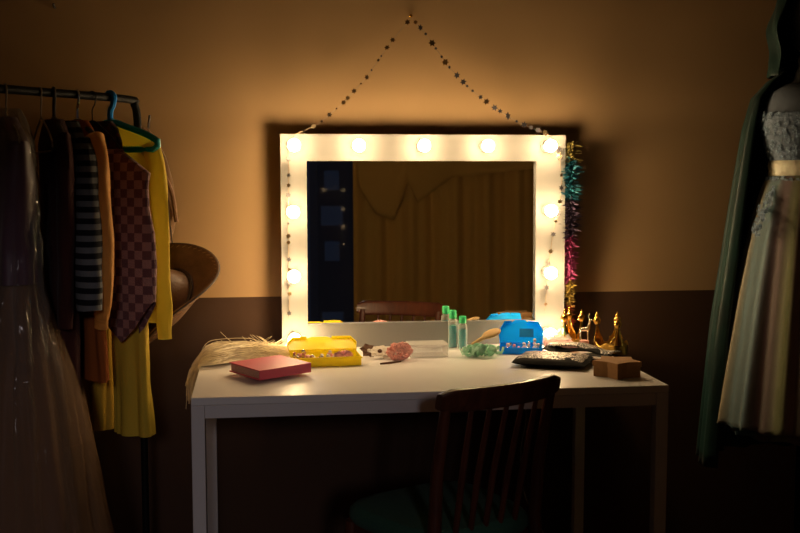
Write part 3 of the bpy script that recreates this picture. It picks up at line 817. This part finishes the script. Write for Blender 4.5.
# 2. mustard trousers below
g = garment('trousers', 'mustard yellow trousers hanging below the yellow shirt', 'trousers', tY+.03)
for s_ in (-1, 1):
    mb = MB(); shell(mb, [(-.42, .062, .024, .015+s_*.063, 0), (-.62, .060, .026, .015+s_*.070, 0), (-.80, .060, .028, .015+s_*.074, 0), (-.965, .064, .030, .015+s_*.080, 0)], fold=.007, k=5, seed=s_*2+.5)
    mb.build('trouser_leg', 'mustard_cloth' if s_ < 0 else 'trouser_lit', g)  # same cloth on both legs, the right one painted lighter as the lit side
mb = MB(); shell(mb, [(-.37, .122, .024, .015, 0), (-.43, .126, .026, .015, 0)], n=6, fold=0); mb.build('waistband', 'mustard_cloth', g)
# 3. checked vest on a thin wire hanger
tV = .180
hanger('thin dark wire hanger carrying the checked vest', tV, .11, .085, .0018, 'black', 'black', bar=False)
g = garment('vest', 'mauve and brown checked knit vest with a pointed hem', 'vest', tV)
mb = MB()
def vest(u, v):
    a = 2*PI*u; c, s_ = math.cos(a), math.sin(a)
    x = math.copysign(abs(c)**.7, c); y = math.copysign(abs(s_)**.7, s_)
    rows = [(-.165, .060), (-.188, .10), (-.225, .158), (-.26, .150), (-.32, .152), (-.40, .168), (-.50, .172), (-.600, .166)]
    f_ = v*7; i = min(6, int(f_)); z = lerp(rows[i][0], rows[i+1][0], f_-i); hw = lerp(rows[i][1], rows[i+1][1], f_-i)
    X = x*hw; xo = .047
    ax = abs(X)/.165
    if v > .5: z -= (v-.5)/.5*max(-.10, .095-.85*abs(X-.062)-(.6*max(0, X-.115)))   # pointed hem
    hd = .020+.004*v
    return Vector((X+xo, y*hd+.004*math.sin(X*40)*v, z))
mb.grid(vest, 80, 43, True); mb.build('body', 'vest', g)
mb = MB(); mb.tube([(.047+.060*math.cos(a), .020*math.sin(a), -.164) for a in [2*PI*k/24 for k in range(24)]], .005, 6, closed=True); mb.build('neckband', 'vest', g)
# 4. plaid shirt
tP = .148
g = garment('plaid_shirt', 'dark red plaid shirt between the vest and the orange blouse', 'shirt', tP, R(-14))
mb = MB(); shell(mb, [(-.080, .05, .012, 0, 0), (-.10, .08, .013, 0, 0), (-.14, .10, .014, 0, 0), (-.30, .10, .014, 0, 0), (-.50, .10, .015, 0, 0)], fold=.003, k=6, seed=3.1); mb.build('body', 'plaid', g)
# 5. orange blouse
tO = .236
hanger('black hanger with a bright silver hook carrying the orange blouse', tO, .16, .05, .0038, 'chrome', 'black', R(-28), bar=False, flat=1.6)
g = garment('blouse', 'rust orange blouse with light orange sleeves', 'blouse', tO, R(-28))
mb = MB(); shell(mb, [(-.082, .06, .022, 0, 0), (-.105, .10, .026, 0, 0), (-.15, .155, .03, 0, 0), (-.25, .15, .022, 0, 0), (-.55, .165, .024, .0, 0), (-.78, .185, .026, 0, 0)], fold=.006, k=6, seed=.7); mb.build('body', 'orange_cloth', g)
for s_ in (-1, 1):
    mb = MB(); sleeve(mb, [(s_*.145, 0, -.13), (s_*.175, 0, -.22), (s_*.200, 0, -.38), (s_*.208, -.004, -.50), (s_*.196, -.008, -.60)], [.040, .042, .040, .040, .030], .6, seed=s_+4)
    mb.build('sleeve', 'orange_sleeve', g)
    mb = MB(); sleeve(mb, [(s_*.196, -.008, -.595), (s_*.192, -.008, -.612), (s_*.190, -.008, -.632)], [.029, .027, .027], .6, wr=.001); mb.build('cuff', 'orange_sleeve', g)
# 6. striped jumper
tS = .274
g = garment('striped_jumper', 'grey and black striped jumper in front of the orange blouse', 'jumper', tS, R(-29))
mb = MB(); shell(mb, [(-.085, .06, .022, 0, 0), (-.11, .10, .024, 0, 0), (-.15, .145, .026, 0, 0), (-.25, .14, .026, 0, 0), (-.50, .14, .03, -.01, 0), (-.55, .14, .03, -.01, 0)], fold=.004, k=6, seed=5); mb.build('body', 'stripe', g)
for s_ in (-1, 1):
    mb = MB(); sleeve(mb, [(s_*.130, 0, -.145), (s_*.160, 0, -.22), (s_*.180, -.006, -.36), (s_*.200, -.010, -.48), (s_*.214, -.014, -.58)], [.040, .050, .058, .056, .050], .62, seed=s_+8); mb.build('sleeve', 'stripe', g)
# 7. maroon coat
tC = .320
hanger('black plastic hanger with broad shoulders carrying the maroon coat', tC, .17, .05, .0048, 'black', 'black', R(-36), bar=False)
g = garment('coat', 'dark maroon velvet coat between the gown and striped jumper', 'coat', tC, R(-36))
mb = MB(); shell(mb, [(-.083, .055, .022, 0, 0), (-.105, .10, .026, 0, 0), (-.145, .165, .032, 0, 0), (-.30, .165, .034, 0, 0), (-.60, .17, .036, 0, 0), (-.93, .185, .04, 0, 0)], fold=.006, k=6, seed=2.2); mb.build('body', 'maroon', g)
for s_ in (-1, 1):
    mb = MB(); sleeve(mb, [(s_*.150, 0, -.13), (s_*.172, 0, -.24), (s_*.178, -.004, -.42), (s_*.178, -.01, -.62)], [.040, .044, .042, .036], .5, seed=s_+6); mb.build('sleeve', 'maroon', g)
# 8. wire hanger + gown + plastic bag
tW = .365
hanger('bare twisted steel wire hanger beside the plastic garment bag', tW, .16, .06, .0022, 'wire', 'wire', R(-34), bar=True)
tG = .48
hanger('steel wire hanger carrying the purple gown in plastic', tG, .17, .05, .0022, 'wire', 'wire', R(-32), bar=True)
g = garment('gown', 'dark purple gown with a wide pale brown tulle skirt', 'dress', tG, R(-32))
mb = MB(); shell(mb, [(-.083, .05, .022, 0, 0), (-.105, .10, .028, 0, 0), (-.145, .17, .04, 0, 0), (-.25, .165, .055, 0, 0), (-.42, .135, .055, 0, 0), (-.5, .14, .06, 0, 0)], fold=.006, k=6, seed=2.9); mb.build('bodice', 'purple', g)
mb = MB(); shell(mb, [(-.46, .10, .055, 0, 0), (-.65, .14, .08, 0, 0), (-1.0, .19, .11, 0, 0), (-1.42, .23, .14, 0, 0)], n=50, seg=150, fold=.022, k=11, seed=.3, power=.9); mb.build('underskirt', 'purple', g)
for k, (ex, sd) in enumerate(((0, 1.1), (.018, 4.2))):
    mb = MB(); shell(mb, [(-.45, .11+ex*.4, .066, 0, 0), (-.545, .13+ex, .09, 0, 0), (-.735, .19+ex, .148, 0, 0), (-.91, .235+ex, .182, 0, 0), (-1.18, .28+ex, .218, 0, 0), (-1.44, .32+ex, .25, 0, 0)], n=50, seg=200, fold=.018, k=13+2*k, seed=sd, power=.95); mb.build('tulle_skirt', 'tulle', g)
bgm = MB()
shell(bgm, [(-.060, .03, .03, 0, 0), (-.10, .09, .040, 0, 0), (-.14, .165, .055, 0, 0), (-.22, .180, .060, 0, 0), (-.50, .18, .060, 0, 0), (-.70, .20, .085, -.0, 0), (-.90, .215, .10, 0, 0), (-1.15, .22, .11, 0, 0)], n=90, seg=120, fold=.03, k=9, seed=7.7)
for v in bgm.bm.verts:
    q = v.co; d = .014*nz(q.x*14, q.y*14, q.z*9)+.008*nz(q.x*35, q.y*35+3, q.z*24)
    v.co += Vector((q.x, q.y*2, 0)).normalized()*d
bgo = bgm.build('garment_bag', 'plastic'); bgo.location = on_rack(tG); bgo.rotation_euler = (0, 0, RTH+R(-32))
tag(bgo, 'clear crinkled plastic garment bag over the purple gown', 'garment bag')

# ------------------------------------------------------------------ brown jacket and hat on the wall hook
wh_ = MB().tube([(0, .02, -.02), (0, -.02, -.02), (.004, -.045, -.01), (.010, -.055, .03)], .004, 6).build('coat_hook', 'iron'); wh_.location = (-.346, -.012, 1.465)
tag(wh_, 'thin dark wall hook holding the brown jacket behind the yellow shirt', 'hook')
jk = thing('jacket', 'brown suede jacket hanging on the wall behind the yellow shirt', 'jacket', (-.378, -.068, 1.455))
mb = MB(); shell(mb, [(0, .035, .02, 0, 0), (-.03, .055, .022, 0, 0), (-.09, .090, .026, 0, 0), (-.17, .112, .03, 0, 0), (-.28, .125, .032, 0, 0), (-.45, .10, .032, -.02, 0), (-.52, .095, .032, -.02, 0)], fold=.006, k=6, seed=4.4); mb.build('body', 'brown_suede', jk)
mb = MB(); mb.tube(catmull([(.0, -.024, 0), (.03, -.03, -.03), (.07, -.035, -.12), (.108, -.034, -.2), (.122, -.034, -.3)], 5), .0075, 8); mb.build('piping', 'leather', jk)
# hat hanging from a cord
o = MB().tube(catmull([(-.284, -.135, 1.235), (-.278, -.138, 1.20), (-.268, -.142, 1.10), (-.262, -.145, 1.06)], 5), .0020, 6).build('hat_cord', 'black'); tag(o, 'thin black cord holding up the brown leather hat', 'cord')
ht = thing('leather_hat', 'brown leather western hat with stitched brim hanging at the wall', 'hat', (-.275, -.20, .915), rot=(R(58), R(-42), R(-20))); ht.scale = (1.08, 1.08, 1.08)
def brim(u, v):
    a = 2*PI*u; r_ = lerp(.082, .165, v)
    x = r_*1.12*math.cos(a); y = r_*.92*math.sin(a)
    return Vector((x, y, (.115 if math.sin(a) < 0 else .06)*v**1.6*abs(math.sin(a))**2.2 - .020*v*abs(math.cos(a))**2))
MB().grid(brim, 72, 12, True).build('brim', 'leather', ht, solid=.004)
def crw(u, v):
    a = 2*PI*u; c, s_ = math.cos(a), math.sin(a)
    pr_ = [(1., 0), (.97, .03), (.90, .07), (.80, .098), (.62, .108), (.3, .100), (0.01, .090)]
    f_ = v*6; i = min(5, int(f_)); r_ = lerp(pr_[i][0], pr_[i+1][0], f_-i); z = lerp(pr_[i][1], pr_[i+1][1], f_-i)
    pinch = 1-.22*max(0, c)**3*v
    return Vector((.094*r_*c, .077*r_*s_*pinch, z - .018*math.exp(-(s_*r_*3.2)**2)*(v > .55)*(v-.55)/.45*2))
MB().grid(crw, 64, 25, True).build('crown', 'leather', ht)
st_ = MB()
for k in range(60):
    a = 2*PI*k/60
    p = Vector(brim(k/60, .93)); q = Vector(brim((k+.55)/60, .86)); st_.tube([p+Vector((0, 0, .004)), q+Vector((0, 0, .004))], .0013, 5)
    p = Vector(brim(k/60, .93)); q = Vector(brim((k+.55)/60, .86)); st_.tube([p-Vector((0, 0, .005)), q-Vector((0, 0, .005))], .0013, 5)
st_.build('stitching', 'thread', ht)
MB().tube([brim(k/72, .98) for k in range(72)], .0035, 6, closed=True).build('brim_edge', 'leather_dark', ht)
MB().tube([(.0965*math.cos(2*PI*k/48), .080*math.sin(2*PI*k/48), .012) for k in range(48)], .006, 6, closed=True).build('hat_band', 'leather_dark', ht)

# ------------------------------------------------------------------ gown, cape and dress form at the right
DX, DY = 1.752, -.36
df = thing('dress_form', 'black dress form standing inside the pastel gown', 'dress form', (DX, DY, 0))
MB().lathe([(.10, .98), (.115, 1.06), (.105, 1.22), (.095, 1.33), (.11, 1.42), (.12, 1.50), (.11, 1.56), (.06, 1.60), (.045, 1.64), (.045, 1.68)], seg=28, sx=1.12, sy=.75).build('torso', 'form', df)
MB().sphere((0, .01, 1.80), .095, (.85, 1, 1.25)).build('head', 'form', df)
MB().tube([(0, 0, .03), (0, 0, .98)], .014, 10).build('pole', 'black_metal', df)
for k in range(3):
    a = R(90+120*k); MB().tube([(0, 0, .12), (.10*math.cos(a), .10*math.sin(a), .07), (.24*math.cos(a), .24*math.sin(a), .012)], .010, 8).build('foot', 'black_metal', df)
dr = thing('pastel_gown', 'grey blue lace gown with gold belt and pastel striped tulle skirt', 'dress', (DX, DY, 0))
mb = MB(); mb.lathe([(.118, 1.335), (.126, 1.36), (.142, 1.41), (.152, 1.46), (.146, 1.50)], seg=40, sx=1.06, sy=.80); mb.build('bodice', 'bodice', dr)
mb = MB(); mb.lathe([(.145, 1.498), (.138, 1.535), (.126, 1.565), (.085, 1.59)], seg=36, sx=1.04, sy=.78); mb.build('neckline', 'sheer_top', dr)
mb = MB(); mb.lathe([(.121, 1.300), (.126, 1.304), (.124, 1.318), (.127, 1.332), (.125, 1.348), (.121, 1.352)], seg=40, sx=1.06, sy=.82); mb.build('belt', 'belt', dr)
cr_, te_, mv_, ol_, pk_ = (.52, .42, .24), (.11, .24, .29), (.26, .17, .20), (.26, .28, .14), (.34, .23, .24)
skirt_c = [(0, cr_), (.022, te_), (.06, te_), (.085, mv_), (.10, mv_), (.117, ol_), (.135, ol_), (.15, pk_), (.18, pk_), (.22, te_), (.28, cr_), (.35, mv_), (.42, ol_), (.5, te_), (.58, cr_), (.66, mv_), (.74, ol_), (.80, te_), (.86, cr_), (.945, cr_), (.98, (.44, .40, .24)), (1., cr_)]
M['pastel'] = ramp_mat('pastel_striped_tulle', skirt_c, 'A', 1/(2*PI), .5, .75, False, True, spec=.15, sheen=.2)
def skirt(r0, r1, z0, z1, fold, k, seed, m_):
    mb = MB()
    def fn(u, v):
        a = 2*PI*u; g_ = v
        r_ = lerp(r0, r1, v**.62) + fold*(g_**.8)*(math.sin(k*a+seed+.6*v)+.5*math.sin(2.0*round(k*.9)*a+seed*2+v)) 
        return Vector((r_*math.cos(a)*1.04, r_*math.sin(a)*.86, lerp(z0, z1, v)+.006*math.sin(k*a+seed)*v))
    mb.grid(fn, 240, 40, True); return mb.build('skirt_layer', m_, dr, solid=.0012)
skirt(.122, .262, 1.305, .505, .012, 14, .4, 'pastel')
skirt(.112, .225, 1.30, .475, .012, 11, 1.4, 'pastel')
M['veil'] = sheer('cream_tulle', (.50, .46, .38), .13)
skirt(.125, .268, 1.303, .515, .013, 17, 2.4, 'veil')
# lace: small blossoms over bodice and hip
lc = MB(); rr = random.Random(4)
def blossom(c, nrm, r):
    nrm = nrm.normalized(); t1 = nrm.orthogonal().normalized(); t2 = nrm.cross(t1); a0 = rr.uniform(0, 6)
    for k in range(5):
        a = a0+2*PI*k/5; d = t1*math.cos(a)+t2*math.sin(a); s_ = nrm.cross(d)
        p = [c+nrm*.001, c+d*r*.6+s_*r*.33+nrm*r*.35, c+d*r+nrm*r*.25, c+d*r*.6-s_*r*.33+nrm*r*.35]
        lc.bm.faces.new([lc.bm.verts.new(q) for q in p])
    lc.sphere(c+nrm*r*.25, r*.22, u=5, v=4)
for i in range(900):
    a = rr.uniform(0, 2*PI)
    if i < 430:
        z = rr.uniform(1.355, 1.50); r_ = lerp(.128, .156, (z-1.355)/.12 if z < 1.475 else 1-.2*(z-1.475)/.025)*1.0
        c = Vector((r_*1.06*math.cos(a), r_*.82*math.sin(a), z))
    else:
        v = rr.random()**1.3
        dep = .10+.055*math.sin(a*5+.6)+.03*math.sin(a*9)
        z = 1.295-v*dep; r_ = lerp(.128, .160, (1.295-z)/.16)
        c = Vector((r_*1.06*math.cos(a), r_*.88*math.sin(a), z))
    blossom(c, Vector((math.cos(a), math.sin(a), .1)), rr.uniform(.006, .010))
# trailing corner of lace at the left hip
for i in range(90):
    v = rr.random(); p = Vector((lerp(-.135, -.215, v)+rr.gauss(0, .007), lerp(-.04, -.08, v)+rr.gauss(0, .008), lerp(1.26, 1.135, v)+rr.gauss(0, .012)))
    blossom(p, Vector((-1, -.6, .3)), rr.uniform(.006, .010))
lc.build('lace_applique', 'lace', dr, False)
# cape: open at the front, hood up
cp_ = thing('hooded_cape', 'dark green velvet hooded cape draped over the pastel gown', 'cape', (DX, DY, 0))
mb = MB()
def cape(u, v):
    a = lerp(R(-174), R(-398), u)      # front left, round the back, front right
    rows = [(1.635, .085), (1.60, .135), (1.55, .178), (1.45, .200), (1.2, .232), (.8, .280), (.36, .31)]
    f_ = v*6; i = min(5, int(f_)); z = lerp(rows[i][0], rows[i+1][0], f_-i); r_ = lerp(rows[i][1], rows[i+1][1], f_-i)
    fo = .022*v*(math.sin(a*13)+.6*math.sin(a*22+1))
    return Vector(((r_+fo)*1.0*math.cos(a), (r_+fo)*.80*math.sin(a)+.02, z))
mb.grid(cape, 160, 60); mb.build('mantle', 'velvet', cp_, solid=.003)
mb = MB()
def hood(u, v):
    a = lerp(R(-165), R(-400), u)
    rows = [(1.640, .112), (1.615, .128), (1.66, .135), (1.76, .132), (1.86, .118), (1.95, .085), (2.0, .04), (2.02, .004)]
    f_ = v*7; i = min(6, int(f_)); z = lerp(rows[i][0], rows[i+1][0], f_-i); r_ = lerp(rows[i][1], rows[i+1][1], f_-i)
    fo = .006*math.sin(a*9+z*30)+.006*math.sin(z*40)
    return Vector(((r_+fo)*math.cos(a), (r_+fo)*.95*math.sin(a)+.01, z))
mb.grid(hood, 100, 60); mb.build('hood', 'velvet', cp_, solid=.003)
